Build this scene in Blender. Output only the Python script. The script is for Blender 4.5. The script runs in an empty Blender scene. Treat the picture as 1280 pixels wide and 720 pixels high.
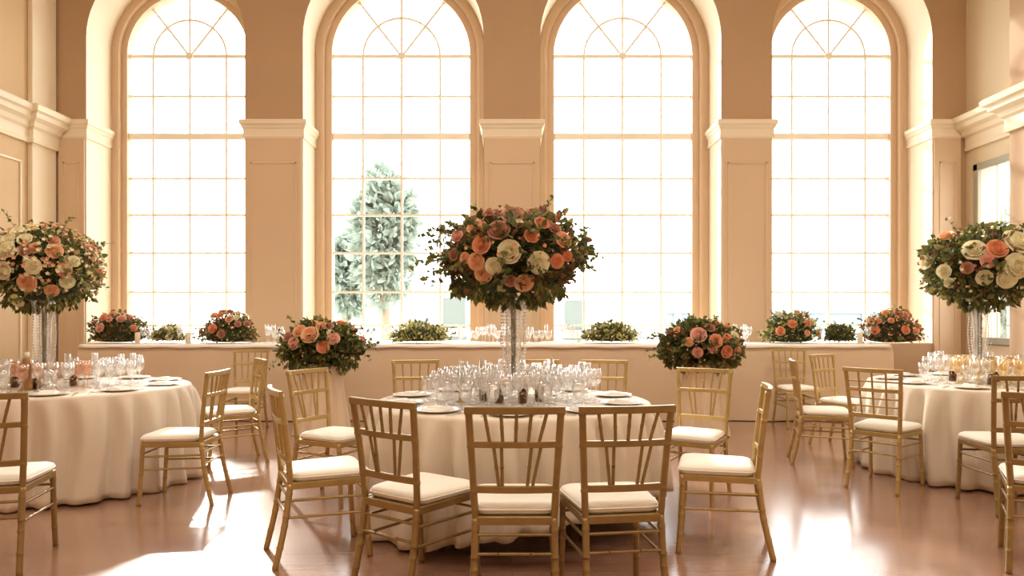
import bpy, bmesh, math, random
from mathutils import Vector, Matrix
C = bpy.context.scene.collection
PI = math.pi
R = math.radians
random.seed(11)

# ------------------------------------------------------------------ materials
def mat(name, col, rough=.6, metal=0, var=0.0, vscale=8, bump=0, bscale=60, spec=.5, sub=0, sheen=0, trans=0):
    m = bpy.data.materials.new(name); m.use_nodes = True
    nt = m.node_tree; b = nt.nodes['Principled BSDF']
    b.inputs['Base Color'].default_value = (*col, 1)
    b.inputs['Roughness'].default_value = rough
    b.inputs['Metallic'].default_value = metal
    b.inputs['Specular IOR Level'].default_value = spec
    if sheen: b.inputs['Sheen Weight'].default_value = sheen
    tc = nt.nodes.new('ShaderNodeTexCoord')
    if var:
        n = nt.nodes.new('ShaderNodeTexNoise'); n.inputs['Scale'].default_value = vscale; n.inputs['Detail'].default_value = 4
        nt.links.new(tc.outputs['Object'], n.inputs['Vector'])
        mx = nt.nodes.new('ShaderNodeMixRGB'); mx.blend_type = 'MIX'
        mx.inputs[1].default_value = (*[c*(1-var) for c in col], 1)
        mx.inputs[2].default_value = (*[min(1, c*(1+var)) for c in col], 1)
        nt.links.new(n.outputs['Fac'], mx.inputs[0]); nt.links.new(mx.outputs[0], b.inputs['Base Color'])
    if bump:
        n2 = nt.nodes.new('ShaderNodeTexNoise'); n2.inputs['Scale'].default_value = bscale
        nt.links.new(tc.outputs['Object'], n2.inputs['Vector'])
        bp = nt.nodes.new('ShaderNodeBump'); bp.inputs['Strength'].default_value = bump; bp.inputs['Distance'].default_value = .01
        nt.links.new(n2.outputs['Fac'], bp.inputs['Height']); nt.links.new(bp.outputs[0], b.inputs['Normal'])
    if trans:
        out = nt.nodes['Material Output']
        t = nt.nodes.new('ShaderNodeBsdfTranslucent'); t.inputs[0].default_value = (*[min(1, c*1.15) for c in col], 1)
        ms = nt.nodes.new('ShaderNodeMixShader'); ms.inputs[0].default_value = trans
        nt.links.new(b.outputs[0], ms.inputs[1]); nt.links.new(t.outputs[0], ms.inputs[2]); nt.links.new(ms.outputs[0], out.inputs[0])
    return m

def glassmat(name, tint=(1, 1, 1), edge=.35, base=.05, gcol=(1, 1, 1), grough=.06, cut=0):
    m = bpy.data.materials.new(name); m.use_nodes = True
    nt = m.node_tree; nt.nodes.remove(nt.nodes['Principled BSDF']); out = nt.nodes['Material Output']
    t = nt.nodes.new('ShaderNodeBsdfTransparent'); t.inputs[0].default_value = (*tint, 1)
    g = nt.nodes.new('ShaderNodeBsdfGlossy'); g.inputs[0].default_value = (*gcol, 1); g.inputs['Roughness'].default_value = grough
    lw = nt.nodes.new('ShaderNodeLayerWeight'); lw.inputs[0].default_value = .35
    mr = nt.nodes.new('ShaderNodeMapRange'); mr.inputs[3].default_value = base; mr.inputs[4].default_value = edge+base
    nt.links.new(lw.outputs['Facing'], mr.inputs[0])
    ms = nt.nodes.new('ShaderNodeMixShader'); nt.links.new(mr.outputs[0], ms.inputs[0])
    src = g.outputs[0]
    if cut:
        tl = nt.nodes.new('ShaderNodeBsdfTranslucent'); tl.inputs[0].default_value = (*gcol, 1)  # white translucent lobe stands in for sparkle in the glass
        m2 = nt.nodes.new('ShaderNodeMixShader'); m2.inputs[0].default_value = cut
        nt.links.new(g.outputs[0], m2.inputs[1]); nt.links.new(tl.outputs[0], m2.inputs[2]); src = m2.outputs[0]
    nt.links.new(t.outputs[0], ms.inputs[1]); nt.links.new(src, ms.inputs[2]); nt.links.new(ms.outputs[0], out.inputs[0])
    return m

WALL_UP = mat('wall_paint_tan', (.50, .335, .20), .75, var=.05, vscale=1.5, bump=.05, bscale=25)
WALL_LO = mat('wall_paint_sand', (.68, .505, .335), .6, var=.04, vscale=1.5)
CREAM = mat('cream_paint', (.85, .74, .57), .5, var=.03, vscale=2)
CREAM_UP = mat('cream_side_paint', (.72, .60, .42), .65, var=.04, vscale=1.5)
FRAMEP = mat('window_frame_paint', (.66, .48, .32), .5, var=.05, vscale=2)
MUNT = mat('muntin_paint', (.95, .90, .80), .45)
GOLD = mat('gold_wood', (.50, .35, .14), .30, .45, var=.22, vscale=14, bump=.08, bscale=50)
GOLD_D = mat('dark_gold_wood', (.32, .21, .08), .30, .45, var=.28, vscale=14, bump=.08, bscale=50)  # darker gold, used on chairs turned away from the camera
IVORY = mat('ivory_cushion', (.93, .89, .80), .8, var=.02, vscale=20, bump=.06, bscale=120, sheen=.2)
CLOTH = mat('ivory_tablecloth', (.79, .69, .57), .85, var=.03, vscale=6, bump=.12, bscale=160, sheen=.1, trans=.05)
CLOTH_D = mat('champagne_tablecloth', (.74, .58, .42), .85, var=.03, vscale=3, bump=.1, bscale=160, sheen=.2)
DARKWOOD = mat('table_wood', (.22, .13, .07), .5, var=.2)
CHINA = mat('white_china', (.92, .90, .86), .15)
LINEN = mat('white_napkin', (.93, .90, .85), .85, bump=.1, bscale=150)
SILVER = mat('silver_cutlery', (.80, .78, .74), .18, 1)
GLASS = glassmat('clear_glass', (1, 1, 1), .8, .10, cut=.22, grough=.12)
PANE = glassmat('window_glass', (.985, .99, .99), .25, .02, grough=.01)
AMBER = glassmat('amber_glass', (1, .92, .77), .65, .15, (1, .92, .76), cut=.35)
ROSEG = glassmat('rose_glass', (.97, .86, .78), .6, .15, (1, .88, .8), cut=.35)
BROWNG = glassmat('brown_glass', (.38, .22, .12), .5, .12, (1, .8, .6))
CRYSTAL = glassmat('crystal', (1, 1, 1), .6, .4, grough=.02, cut=.45)
WAX = mat('wax', (.93, .84, .66), .5)
BRONZE = mat('bronze', (.42, .24, .11), .3, .6, var=.15)
GREEN = mat('dark_leaf', (.085, .105, .028), .5, var=.4, vscale=9, trans=.35)
OLIVE = mat('olive_leaf', (.24, .22, .065), .5, var=.35, vscale=9, trans=.38)
LIME = mat('pale_leaf', (.60, .58, .24), .5, var=.3, vscale=9, trans=.25)
BURG = mat('burgundy_leaf', (.30, .115, .065), .5, var=.35, vscale=9, trans=.35)
MOSS = mat('moss', (.03, .04, .012), .9)
PEACH = mat('peach_petal', (.95, .56, .34), .6, var=.15, vscale=18, trans=.2)
CORAL = mat('coral_petal', (.92, .43, .25), .6, var=.18, vscale=18, trans=.2)
PINK = mat('pink_petal', (.90, .52, .42), .6, var=.15, vscale=18, trans=.2)
CREAMP = mat('cream_petal', (.97, .89, .66), .6, var=.08, vscale=18, trans=.2)
DUSKY = mat('dusky_rose_petal', (.60, .32, .22), .6, var=.2, vscale=18, trans=.2)
TREE = mat('garden_leaf', (.30, .36, .31), .8, var=.25, vscale=2, trans=.3)
BARK = mat('bark', (.3, .24, .18), .9)
STONE = mat('pale_stone', (.62, .62, .58), .8, var=.08, vscale=1)
BLUEST = mat('blue_grey_stone', (.22, .29, .31), .7, var=.1, vscale=2)
CEIL = mat('ceiling_paint', (.80, .70, .56), .8)

def floor_mat():
    m = bpy.data.materials.new('wood_floor'); m.use_nodes = True; nt = m.node_tree; b = nt.nodes['Principled BSDF']; L = nt.links.new
    tc = nt.nodes.new('ShaderNodeTexCoord')
    br = nt.nodes.new('ShaderNodeTexBrick'); br.offset = .37; br.inputs['Scale'].default_value = 1
    br.inputs['Brick Width'].default_value = 1.9; br.inputs['Row Height'].default_value = .13
    br.inputs['Mortar Size'].default_value = .0018; br.inputs['Mortar Smooth'].default_value = .3
    br.inputs['Color1'].default_value = (.30, .155, .10, 1); br.inputs['Color2'].default_value = (.37, .20, .135, 1)
    br.inputs['Mortar'].default_value = (.22, .10, .06, 1)
    L(tc.outputs['Object'], br.inputs['Vector'])
    mp = nt.nodes.new('ShaderNodeMapping'); mp.inputs['Scale'].default_value = (1.2, 22, 1); L(tc.outputs['Object'], mp.inputs['Vector'])
    n = nt.nodes.new('ShaderNodeTexNoise'); n.inputs['Scale'].default_value = 2; n.inputs['Detail'].default_value = 6; L(mp.outputs[0], n.inputs['Vector'])
    mx = nt.nodes.new('ShaderNodeMixRGB'); mx.blend_type = 'MULTIPLY'; mx.inputs[0].default_value = .35
    cr = nt.nodes.new('ShaderNodeValToRGB'); cr.color_ramp.elements[0].color = (.55, .5, .48, 1); cr.color_ramp.elements[1].color = (1.1, 1.1, 1.1, 1)
    L(n.outputs['Fac'], cr.inputs[0]); L(br.outputs['Color'], mx.inputs[1]); L(cr.outputs[0], mx.inputs[2]); L(mx.outputs[0], b.inputs['Base Color'])
    mr = nt.nodes.new('ShaderNodeMapRange'); mr.inputs[3].default_value = .17; mr.inputs[4].default_value = .27
    L(n.outputs['Fac'], mr.inputs[0]); L(mr.outputs[0], b.inputs['Roughness'])
    bp = nt.nodes.new('ShaderNodeBump'); bp.inputs['Strength'].default_value = .06; bp.inputs['Distance'].default_value = .004
    L(n.outputs['Fac'], bp.inputs['Height']); L(bp.outputs[0], b.inputs['Normal'])
    b.inputs['Specular IOR Level'].default_value = .85
    b.inputs['Coat Weight'].default_value = 1; b.inputs['Coat Roughness'].default_value = .17
    return m
FLOOR = floor_mat()

# ------------------------------------------------------------------ object helpers
class MB:
    """collects faces for ONE mesh"""
    def __init__(s): s.v = []; s.f = []; s.mi = []
    def add(s, vs, fs, mi=0):
        o = len(s.v); s.v += [tuple(v) for v in vs]
        for f in fs: s.f.append(tuple(i+o for i in f)); s.mi.append(mi)
    def box(s, a, b, mi=0):
        x0, y0, z0 = a; x1, y1, z1 = b
        s.add([(x0,y0,z0),(x1,y0,z0),(x1,y1,z0),(x0,y1,z0),(x0,y0,z1),(x1,y0,z1),(x1,y1,z1),(x0,y1,z1)],
              [(0,3,2,1),(4,5,6,7),(0,1,5,4),(1,2,6,5),(2,3,7,6),(3,0,4,7)], mi)
    def mesh(s, name, mats, smooth=False):
        me = bpy.data.meshes.new(name); me.from_pydata(s.v, [], s.f)
        for m in (mats if isinstance(mats, (list, tuple)) else [mats]): me.materials.append(m)
        me.polygons.foreach_set('material_index', s.mi)
        if smooth: me.polygons.foreach_set('use_smooth', [True]*len(s.f))
        me.update(); return me
    def build(s, name, mats, parent=None, smooth=False):
        return obj(name, s.mesh(name, mats, smooth), parent)
def obj(name, me, parent=None, loc=None):
    o = bpy.data.objects.new(name, me); C.objects.link(o)
    if parent: o.parent = parent
    if loc is not None: o.location = loc
    return o
def bevel(o, w=.004, seg=2):
    m = o.modifiers.new('bevel', 'BEVEL'); m.width = w; m.segments = seg; m.limit_method = 'ANGLE'; return o
def smooth_by_angle(me, ang=40):
    me.polygons.foreach_set('use_smooth', [True]*len(me.polygons))
    try: me.set_sharp_from_angle(angle=R(ang))
    except Exception: pass
def tag(o, label, cat, group=None, kind=None):
    o['label'] = label; o['category'] = cat
    if group: o['group'] = group
    if kind: o['kind'] = kind
    return o
def thing(name, label, cat, loc=(0, 0, 0), rz=0, group=None):
    o = bpy.data.objects.new(name, None); C.objects.link(o); o.location = loc; o.rotation_euler = (0, 0, rz)
    o.empty_display_size = .1
    return tag(o, label, cat, group)
def struct(o): o['kind'] = 'structure'; return o
def dup(root, loc, rz=0, label=None, cat=None, group=None, scale=None):
    def cp(o, par):
        c = o.copy(); C.objects.link(c)
        if par: c.parent = par
        for ch in kids[o.name]: cp(ch, c)
        return c
    kids = {}
    def collect(o):
        kids[o.name] = [x for x in o.children]
        for x in o.children: collect(x)
    collect(root)
    c = cp(root, None); c.location = loc; c.rotation_euler = (0, 0, rz)
    if scale: c.scale = scale
    if label: c['label'] = label
    if cat: c['category'] = cat
    if group: c['group'] = group
    elif 'group' in c: del c['group']
    return c

def sweep(mb, path, section, up=None, mi=0, close=False, scales=None):
    """section: list of (a,b) offsets; a along side, b along up"""
    path = [Vector(p) for p in path]; n = len(path); k = len(section); vs = []
    for i, p in enumerate(path):
        t = (path[min(i+1, n-1)] - path[max(i-1, 0)])
        if t.length < 1e-9: t = Vector((0, 0, 1))
        t.normalize()
        u = Vector(up) if up else (Vector((0, 1, 0)) if abs(t.z) > .6 else Vector((0, 0, 1)))
        side = t.cross(u).normalized(); uu = side.cross(t).normalized(); sc = scales[i] if scales else 1
        for a, b in section: vs.append(p + side*a*sc + uu*b*sc)
    fs = []
    for i in range(n-1):
        for j in range(k):
            j2 = (j+1) % k; fs.append((i*k+j, i*k+j2, (i+1)*k+j2, (i+1)*k+j))
    fs.append(tuple(reversed(range(k)))); fs.append(tuple((n-1)*k+j for j in range(k)))
    mb.add(vs, fs, mi)
def circ(r, k=8, ry=None): return [(r*math.cos(2*PI*j/k), (ry or r)*math.sin(2*PI*j/k)) for j in range(k)]
def rectsec(w, h): return [(-w/2, -h/2), (w/2, -h/2), (w/2, h/2), (-w/2, h/2)]
def lathe(mb, prof, seg=16, mi=0, cx=0, cy=0, z0=0):
    vs = []; fs = []; n = len(prof)
    for r, z in prof:
        for j in range(seg):
            a = 2*PI*j/seg; vs.append((cx+r*math.cos(a), cy+r*math.sin(a), z0+z))
    for i in range(n-1):
        for j in range(seg):
            j2 = (j+1) % seg; fs.append((i*seg+j, i*seg+j2, (i+1)*seg+j2, (i+1)*seg+j))
    fs.append(tuple(reversed(range(seg)))); fs.append(tuple((n-1)*seg+j for j in range(seg)))
    mb.add(vs, fs, mi)
def interp(pts, t):
    """pts list of (t, Vector) piecewise smooth"""
    for i in range(len(pts)-1):
        if t <= pts[i+1][0]:
            a, b = pts[i], pts[i+1]; u = (t-a[0])/(b[0]-a[0]); return a[1].lerp(b[1], u)
    return pts[-1][1]
def catmull(pts, n):
    P = [Vector(p) for p in pts]; P = [2*P[0]-P[1]] + P + [2*P[-1]-P[-2]]; out = []
    segs = len(P)-3
    for s in range(segs):
        for i in range(n):
            t = i/n; p0, p1, p2, p3 = P[s:s+4]
            out.append(.5*((2*p1)+(-p0+p2)*t+(2*p0-5*p1+4*p2-p3)*t*t+(-p0+3*p1-3*p2+p3)*t**3))
    out.append(P[-2]); return out

# ------------------------------------------------------------------ room shell
YF, YB = 10.2, 11.0            # face of the window wall and the plane of the glass
XL, XR = -6.65, 6.58
SPR, SILL, TOP = 5.39, .95, 7.6
OPEN = [(-5.02, 1.15, .94), (-1.72, 1.31, 1.07), (1.72, 1.31, 1.07), (4.93, 1.16, .93)]
NA = 28
def arch_pts(cx, h, spring=SPR, sill=SILL, n=NA):
    pts = [(cx-h, sill), (cx-h, spring)]
    pts += [(cx-h*math.cos(PI*i/n), spring+h*math.sin(PI*i/n)) for i in range(1, n)]
    pts += [(cx+h, spring), (cx+h, sill)]
    return pts
def back_wall():
    bm = bmesh.new(); cache = {}
    def V(x, z):
        k = (round(x, 4), round(z, 4))
        if k not in cache: cache[k] = bm.verts.new((x, YF, z))
        return cache[k]
    xs = XL-.3
    for i, (cx, h, g) in enumerate(OPEN):
        bm.faces.new([V(xs, 0), V(cx-h, 0), V(cx-h, SILL), V(cx-h, SPR), V(cx-h, TOP), V(xs, TOP)])
        ap = arch_pts(cx, h)[1:-1]
        for a, b in zip(ap[:-1], ap[1:]):
            bm.faces.new([V(*a), V(*b), V(b[0], TOP), V(a[0], TOP)])
        bm.faces.new([V(cx-h, 0), V(cx+h, 0), V(cx+h, SILL), V(cx-h, SILL)])
        xs = cx+h
    bm.faces.new([V(xs, 0), V(XR+.3, 0), V(XR+.3, TOP), V(xs, TOP), V(xs, SPR), V(xs, SILL)])
    bmesh.ops.recalc_face_normals(bm, faces=bm.faces)
    r = bmesh.ops.extrude_face_region(bm, geom=list(bm.faces))
    for v in [e for e in r['geom'] if isinstance(e, bmesh.types.BMVert)]: v.co.y = YB+.12
    bmesh.ops.recalc_face_normals(bm, faces=bm.faces)
    for f in bm.faces: f.material_index = 0 if abs(f.normal.y) > .9 else 1
    me = bpy.data.meshes.new('wall_back'); bm.to_mesh(me); bm.free()
    me.materials.append(WALL_UP); me.materials.append(CREAM)
    smooth_by_angle(me, 30)
    return struct(obj('wall_back', me))
back_wall()

def right_n(d): return Vector((d.y, -d.x))
def moulding(mb, path, prof, mi=0):
    """prof: closed list of (out, z); room lies to the right of the path"""
    P = [Vector(p) for p in path]; n = len(P); k = len(prof); vs = []
    for i, p in enumerate(P):
        ds = []
        if i > 0: ds.append((P[i]-P[i-1]).normalized())
        if i < n-1: ds.append((P[i+1]-P[i]).normalized())
        ns = [right_n(d) for d in ds]
        m = ns[0] if len(ns) == 1 else (ns[0]+ns[1])/(1+ns[0].dot(ns[1]))
        for o, z in prof: vs.append((p.x+m.x*o, p.y+m.y*o, z))
    fs = [(i*k+j, i*k+(j+1) % k, (i+1)*k+(j+1) % k, (i+1)*k+j) for i in range(n-1) for j in range(k)]
    fs += [tuple(range(k)), tuple(reversed([(n-1)*k+j for j in range(k)]))]
    mb.add(vs, fs, mi)
CAPZ = 3.92
CAP = [(0, CAPZ), (.035, CAPZ), (.045, CAPZ+.03), (.03, CAPZ+.045), (.035, CAPZ+.13), (.06, CAPZ+.15), (.075, CAPZ+.18), (.105, CAPZ+.2), (.105, CAPZ+.25), (.08, CAPZ+.265), (0, CAPZ+.27)]
CAP = [(a*.62, b) for a, b in CAP]
ENT = [(0, 3.72), (.04, 3.72), (.05, 3.76), (.035, 3.78), (.04, 3.90), (.08, 3.93), (.10, 3.99), (.17, 4.03), (.18, 4.09), (.225, 4.11), (.24, 4.17), (.21, 4.20), (0, 4.21)]
BASE = [(0, 0), (.045, 0), (.045, .17), (.03, .2), (.015, .24), (0, .25)]
ti = [0]
def trim(path, prof, m=CREAM):
    ti[0] += 1; mb = MB(); moulding(mb, path, prof); o = mb.build('trim_%d' % ti[0], m); return struct(o)
JY = YB-.16
edges = [XL]
for cx, h, g in OPEN: edges += [cx-h, cx+h]
edges.append(XR)
JT = .0
# impost mouldings round the piers
trim([(XL, YF), (edges[1], YF), (edges[1], JY)], CAP)
for i in (2, 4, 6): trim([(edges[i], JY), (edges[i], YF), (edges[i+1], YF), (edges[i+1], JY)], CAP)
trim([(edges[8], JY), (edges[8], YF), (XR, YF)], CAP)
# pilaster shafts with a raised panel border below the imposts
def shaft(x0, x1, name=None):
    ti[0] += 1; mb = MB(); y0 = YF-.03
    x0 += .012; x1 -= .012
    mb.box((x0, y0, 0), (x1, YF+.002, CAPZ), 0)
    w = .07
    px0, px1, pz0, pz1 = x0+.07, x1-.07, .35, CAPZ-.35
    pb = [(.0, 0), (.012, .0), (.012, .02), (.006, .03), (0, .035)]
    for a, b in (((px0, pz0), (px0+.03, pz1)), ((px1-.03, pz0), (px1, pz1)), ((px0, pz0), (px1, pz0+.03)), ((px0, pz1-.03), (px1, pz1))):
        mb.box((a[0], y0-.010, a[1]), (b[0], y0+.001, b[1]), 0)
    mb.box((x0-.02, y0-.03, 0), (x1+.02, y0, .25), 1)
    o = mb.build('trim_%d' % ti[0], [WALL_LO, CREAM]); bevel(o, .006); return struct(o)
shaft(XL+.08, edges[1])
for i in (2, 4, 6): shaft(edges[i], edges[i+1])
shaft(edges[8], XR-.08)

# windows
def window(idx, cx, h, g, bars, hb):
    w = bpy.data.objects.new('window_%d' % idx, None); C.objects.link(w); w.location = (cx, YB, 0); struct(w)
    def ring(mb, ho, hi, y0, y1):
        A = arch_pts(0, ho); B = arch_pts(0, hi, sill=SILL); n = len(A)
        vs = [(x, y0, z) for x, z in A]+[(x, y0, z) for x, z in B]+[(x, y1, z) for x, z in A]+[(x, y1, z) for x, z in B]
        fs = []
        for i in range(n-1):
            fs += [(i, i+1, n+i+1, n+i), (2*n+i, 3*n+i, 3*n+i+1, 2*n+i+1), (i, 2*n+i, 2*n+i+1, i+1), (n+i, n+i+1, 3*n+i+1, 3*n+i)]
        fs += [(0, n, 3*n, 2*n), (n-1, 3*n-1, 4*n-1, 2*n-1)]
        mb.add(vs, fs)
    mid = (h+g)/2+.0
    mb = MB(); ring(mb, h-.002, mid, -.16, .1); ring(mb, mid+.002, g, -.10, .08); ring(mb, mid+.03, mid-.015, -.175, -.09)
    me = mb.mesh('window_frame', FRAMEP); smooth_by_angle(me, 30); obj('window_frame', me, w)
    # muntins: one lattice, a surface pattern of the sash
    mb = MB(); t = .031
    for b in bars:
        top = SPR+(math.sqrt(g*g-b*b) if abs(b) < .05 else 0)
        mb.box((b-t/2, -.035, SILL), (b+t/2, .03, top))
    for z in (4.77, 3.49, 2.92, 2.33, 1.72, 1.2):
        mb.box((-g, -.032, z-t/2), (g, .028, z+t/2))
    mb.box((-g, -.04, SPR-.025), (g, .035, SPR+.025))
    A = [(hb*math.cos(PI*i/24), 0, SPR+hb*math.sin(PI*i/24)) for i in range(25)]
    sweep(mb, A, rectsec(t, .06), up=(0, 1, 0))
    for s in (-1, 1):
        a = R(52); mb2 = [(0, 0, SPR), (s*g*math.cos(a), 0, SPR+g*math.sin(a))]
        sweep(mb, mb2, rectsec(t*1.05, .055), up=(0, 1, 0))
    mb.build('muntins', MUNT, w)
    mb = MB(); mb.box((-g, -.06, 4.14-.05), (g, .04, 4.14+.05)); bevel(mb.build('transom', MUNT, w), .012)
    mb = MB(); sweep(mb, [(0, -.06, SPR), (0, .04, SPR)], circ(.055, 16)); mb.build('hub', MUNT, w)
    mb = MB(); B = arch_pts(0, g+.01); n = len(B)
    mb.add([(x, .0, z) for x, z in B]+[(x, .006, z) for x, z in B], [tuple(range(n)), tuple(reversed(range(n, 2*n)))])
    mb.build('glass', PANE, w)
    mb = MB(); mb.box((-h+.002, -.75, SILL-.05), (h-.002, .1, SILL+.012)); bevel(mb.build('window_sill', CREAM, w), .012)
for i, (cx, h, g) in enumerate(OPEN):
    d = .6 if i in (1, 2) else .57
    window(i+1, cx, h, g, (-d, 0, d), d)

# side walls
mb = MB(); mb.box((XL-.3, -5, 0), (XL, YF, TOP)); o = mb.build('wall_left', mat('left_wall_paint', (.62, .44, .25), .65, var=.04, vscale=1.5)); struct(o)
# right wall with an opening at wy0..wy1
wy0, wy1, wz0, wz1 = 9.17, 9.93, 1.02, 3.42
mb = MB()
mb.box((XR, -5, 0), (XR+.3, wy0, TOP)); mb.box((XR, wy1, 0), (XR+.3, YF, TOP))
mb.box((XR, wy0, 0), (XR+.3, wy1, wz0)); mb.box((XR, wy0, wz1), (XR+.3, wy1, TOP))
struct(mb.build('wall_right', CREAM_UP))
mb = MB(); mb.box((XL-.3, -5.2, 0), (XR+.3, -5, TOP)); struct(mb.build('wall_rear', WALL_LO))
mb = MB(); mb.box((XL-.3, -5.2, TOP), (XR+.3, YB+.12, TOP+.2)); struct(mb.build('ceiling', CEIL))
mb = MB(); mb.box((XL-.3, -5.2, -.2), (XR+.3, YB+.12, 0)); struct(mb.build('floor', FLOOR))
# entablatures on the side walls with pilasters
def side_pilaster(side, ya, yb, dep, m=CREAM):
    ti[0] += 1; mb = MB(); x = XL if side < 0 else XR
    a, b = sorted((x, x-side*dep))
    mb.box((a, ya, 0), (b, yb, TOP-.2))
    o = mb.build('trim_%d' % ti[0], m); bevel(o, .01); struct(o)
side_pilaster(-1, 9.66, 10.17, .07)
trim([(XL, -4.9), (XL, 9.66), (XL+.07, 9.66), (XL+.07, 10.165)], ENT)
side_pilaster(1, 8.55, 9.12, .14, WALL_UP)  # darker tan puts the shade on this pilaster into its colour
trim([(XR, 10.165), (XR, 9.12), (XR-.14, 9.12), (XR-.14, 8.55), (XR, 8.55), (XR, -4.9)], ENT)
# raised wall panels under the left entablature
ti[0] += 1; mb = MB()
for ya in (8.75, 7.6, 6.45, 5.3):
    for a, b in (((ya, .5), (ya+.03, 3.45)), ((ya+.75, .5), (ya+.78, 3.45)), ((ya, .5), (ya+.78, .53)), ((ya, 3.42), (ya+.78, 3.45))):
        mb.box((XL-.001, a[0], a[1]), (XL+.02, b[0], b[1]))
struct(bevel(mb.build('trim_%d' % ti[0], CREAM), .006))
mbx = MB(); moulding(mbx, [(XL, -4.9), (XL, 9.66)], BASE); struct(mbx.build('baseboard_left', CREAM))
mbx = MB(); moulding(mbx, [(XR, 8.5), (XR, -4.9)], BASE); struct(mbx.build('baseboard_right', CREAM))
# right wall window
w = bpy.data.objects.new('window_5', None); C.objects.link(w); w.location = (XR, (wy0+wy1)/2, 0); struct(w)
hw = (wy1-wy0)/2; mb = MB()
for a, b in (((-hw-.07, wz0-.07), (-hw+.03, wz1+.07)), ((hw-.03, wz0-.07), (hw+.07, wz1+.07)), ((-hw-.07, wz0-.07), (hw+.07, wz0+.03)), ((-hw-.07, wz1-.03), (hw+.07, wz1+.07))):
    mb.box((-.035, a[0], a[1]), (.03, b[0], b[1]))
bevel(mb.build('window_frame', mat('bronze_green_frame', (.36, .33, .25), .5), w), .01)
mb = MB(); mb.box((0, -.015, wz0), (.03, .015, wz1))
for z in (1.75, 2.5): mb.box((0, -hw, z-.015), (.03, hw, z+.015))
mb.build('muntins', MUNT, w)
mb = MB(); mb.box((.012, -hw, wz0), (.018, hw, wz1)); mb.build('glass', PANE, w)

# ------------------------------------------------------------------ outdoors
mb = MB(); mb.box((-60, 11.5, -.45), (60, 90, -.4)); o = mb.build('terrace_ground', mat('pale_paving', (.62, .60, .52), .9, var=.1, vscale=.5)); struct(o)
def leaf_mesh(name, N, rx, ry, rz, size, mats, weights, seed=0, shell=.45, zmin=-1, outw=.5, jitter=.25):
    rnd = random.Random(seed); mb = MB()
    for i in range(N):
        while True:
            d = Vector((rnd.gauss(0, 1), rnd.gauss(0, 1), rnd.gauss(0, 1))).normalized()
            if d.z > zmin: break
        r = 1-shell*rnd.random()**1.2 + jitter*max(0, rnd.gauss(0, .4))*.5
        r *= .95+.06*math.sin(5*d.x+3*d.z+seed)+.06*math.sin(7*d.z-4*d.x+2*seed)
        p = Vector((d.x*rx*r, d.y*ry*r, d.z*rz*r))
        a = (d*outw + Vector((rnd.gauss(0, 1), rnd.gauss(0, 1), rnd.gauss(0, 1)))*.45).normalized()
        b = a.cross(Vector((rnd.gauss(0, 1), rnd.gauss(0, 1), rnd.gauss(0, 1)))).normalized(); c = a.cross(b)
        s = size*rnd.uniform(.6, 1.3); w2 = s*rnd.uniform(.22, .36)
        mi = rnd.choices(range(len(mats)), weights)[0]
        k = c*s*.12
        mb.add([p, p+a*s*.35+b*w2+k, p+a*s*.75+b*w2*.7+k*.6, p+a*s, p+a*s*.75-b*w2*.7+k*.6, p+a*s*.35-b*w2+k, p+a*s*.4-k*.3],
               [(0, 1, 6), (1, 2, 3, 6), (3, 4, 5, 6), (5, 0, 6)], mi)
    return mb.mesh(name, mats)
def tree(label, x, y, h, rx, rz, seed, group=None):
    t = thing('garden_tree', label, 'tree', (x, y, -.4), 0, group)
    mb = MB(); sweep(mb, catmull([(0, 0, 0), (.05, .03, h*.3), (-.03, 0, h*.7), (0, 0, h)], 5), circ(.14, 10), scales=[1.2-.04*i for i in range(16)])
    mb.build('trunk', BARK, t, True)
    o = obj('crown', leaf_mesh('crown', 2600, rx, rx, rz, .30, [TREE], [1], seed, shell=.8), t); o.location = (0, 0, h)
tree('pale green tree beyond the second arched window from the left', -3.45, 19, 4.0, .85, 1.9, 1)
tree('smaller pale tree at the left edge of the second arched window', -5.1, 21.5, 3.1, .75, 1.3, 2)
tree('hazy bushy tree outside the small window in the right wall', 10.6, 15.4, 2.6, 1.3, 1.6, 3)
# low blue-grey stepped garden benches / walls
def stone(label, x, y, w_, h_):
    t = thing('garden_planter', label, 'planter', (x, y, -.4))
    mb = MB(); mb.box((-w_/2, -.3, 0), (w_/2, .3, h_*.62)); bevel(mb.build('base', BLUEST, t), .02)
    mb = MB(); mb.box((-w_/2-.05, -.35, h_*.62), (w_/2+.05, .35, h_*.70)); bevel(mb.build('ledge', STONE, t), .01)
    mb = MB(); mb.box((-w_/2+.03, -.22, h_*.70), (w_/2-.03, .25, h_)); bevel(mb.build('upper_block', BLUEST, t), .02)
stone('blue-grey stepped stone block outside, left of the central pier', -1.22, 15, .55, 2.15)
stone('blue-grey stepped stone block outside, right of the central pier', 1.32, 15, .5, 2.1)
mb = MB(); mb.box((6, 0, 0), (26, .5, 1.9)); mb.box((5.9, -.08, 1.9), (26.1, .58, 2.05))
for i in range(9): mb.box((6.2+i*2.4, -.06, 0), (6.5+i*2.4, .56, 1.92))
o = mb.build('garden_wall', BLUEST); o.location = (0, 27, -.4); tag(o, 'low hazy blue-grey wall outside the rightmost arched window', 'wall')
t = thing('garden_building', 'pale building outside behind the second arched window', 'building', (-3.0, 30, -.4))
mb = MB(); mb.box((-4.2, 0, 0), (4.0, 5, 3.0)); mb.build('walls', mat('pale_render', (.86, .80, .70), .8, var=.03), t)
mb = MB(); mb.box((-4.4, -.2, 3.0), (4.2, 5.2, 3.25)); mb.build('roof', STONE, t)
for x in (-3, -.9, 1.2, 3.0):
    mb = MB(); mb.box((x-.35, -.04, .9), (x+.35, .02, 2.3)); mb.build('window', BLUEST, t)

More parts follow.
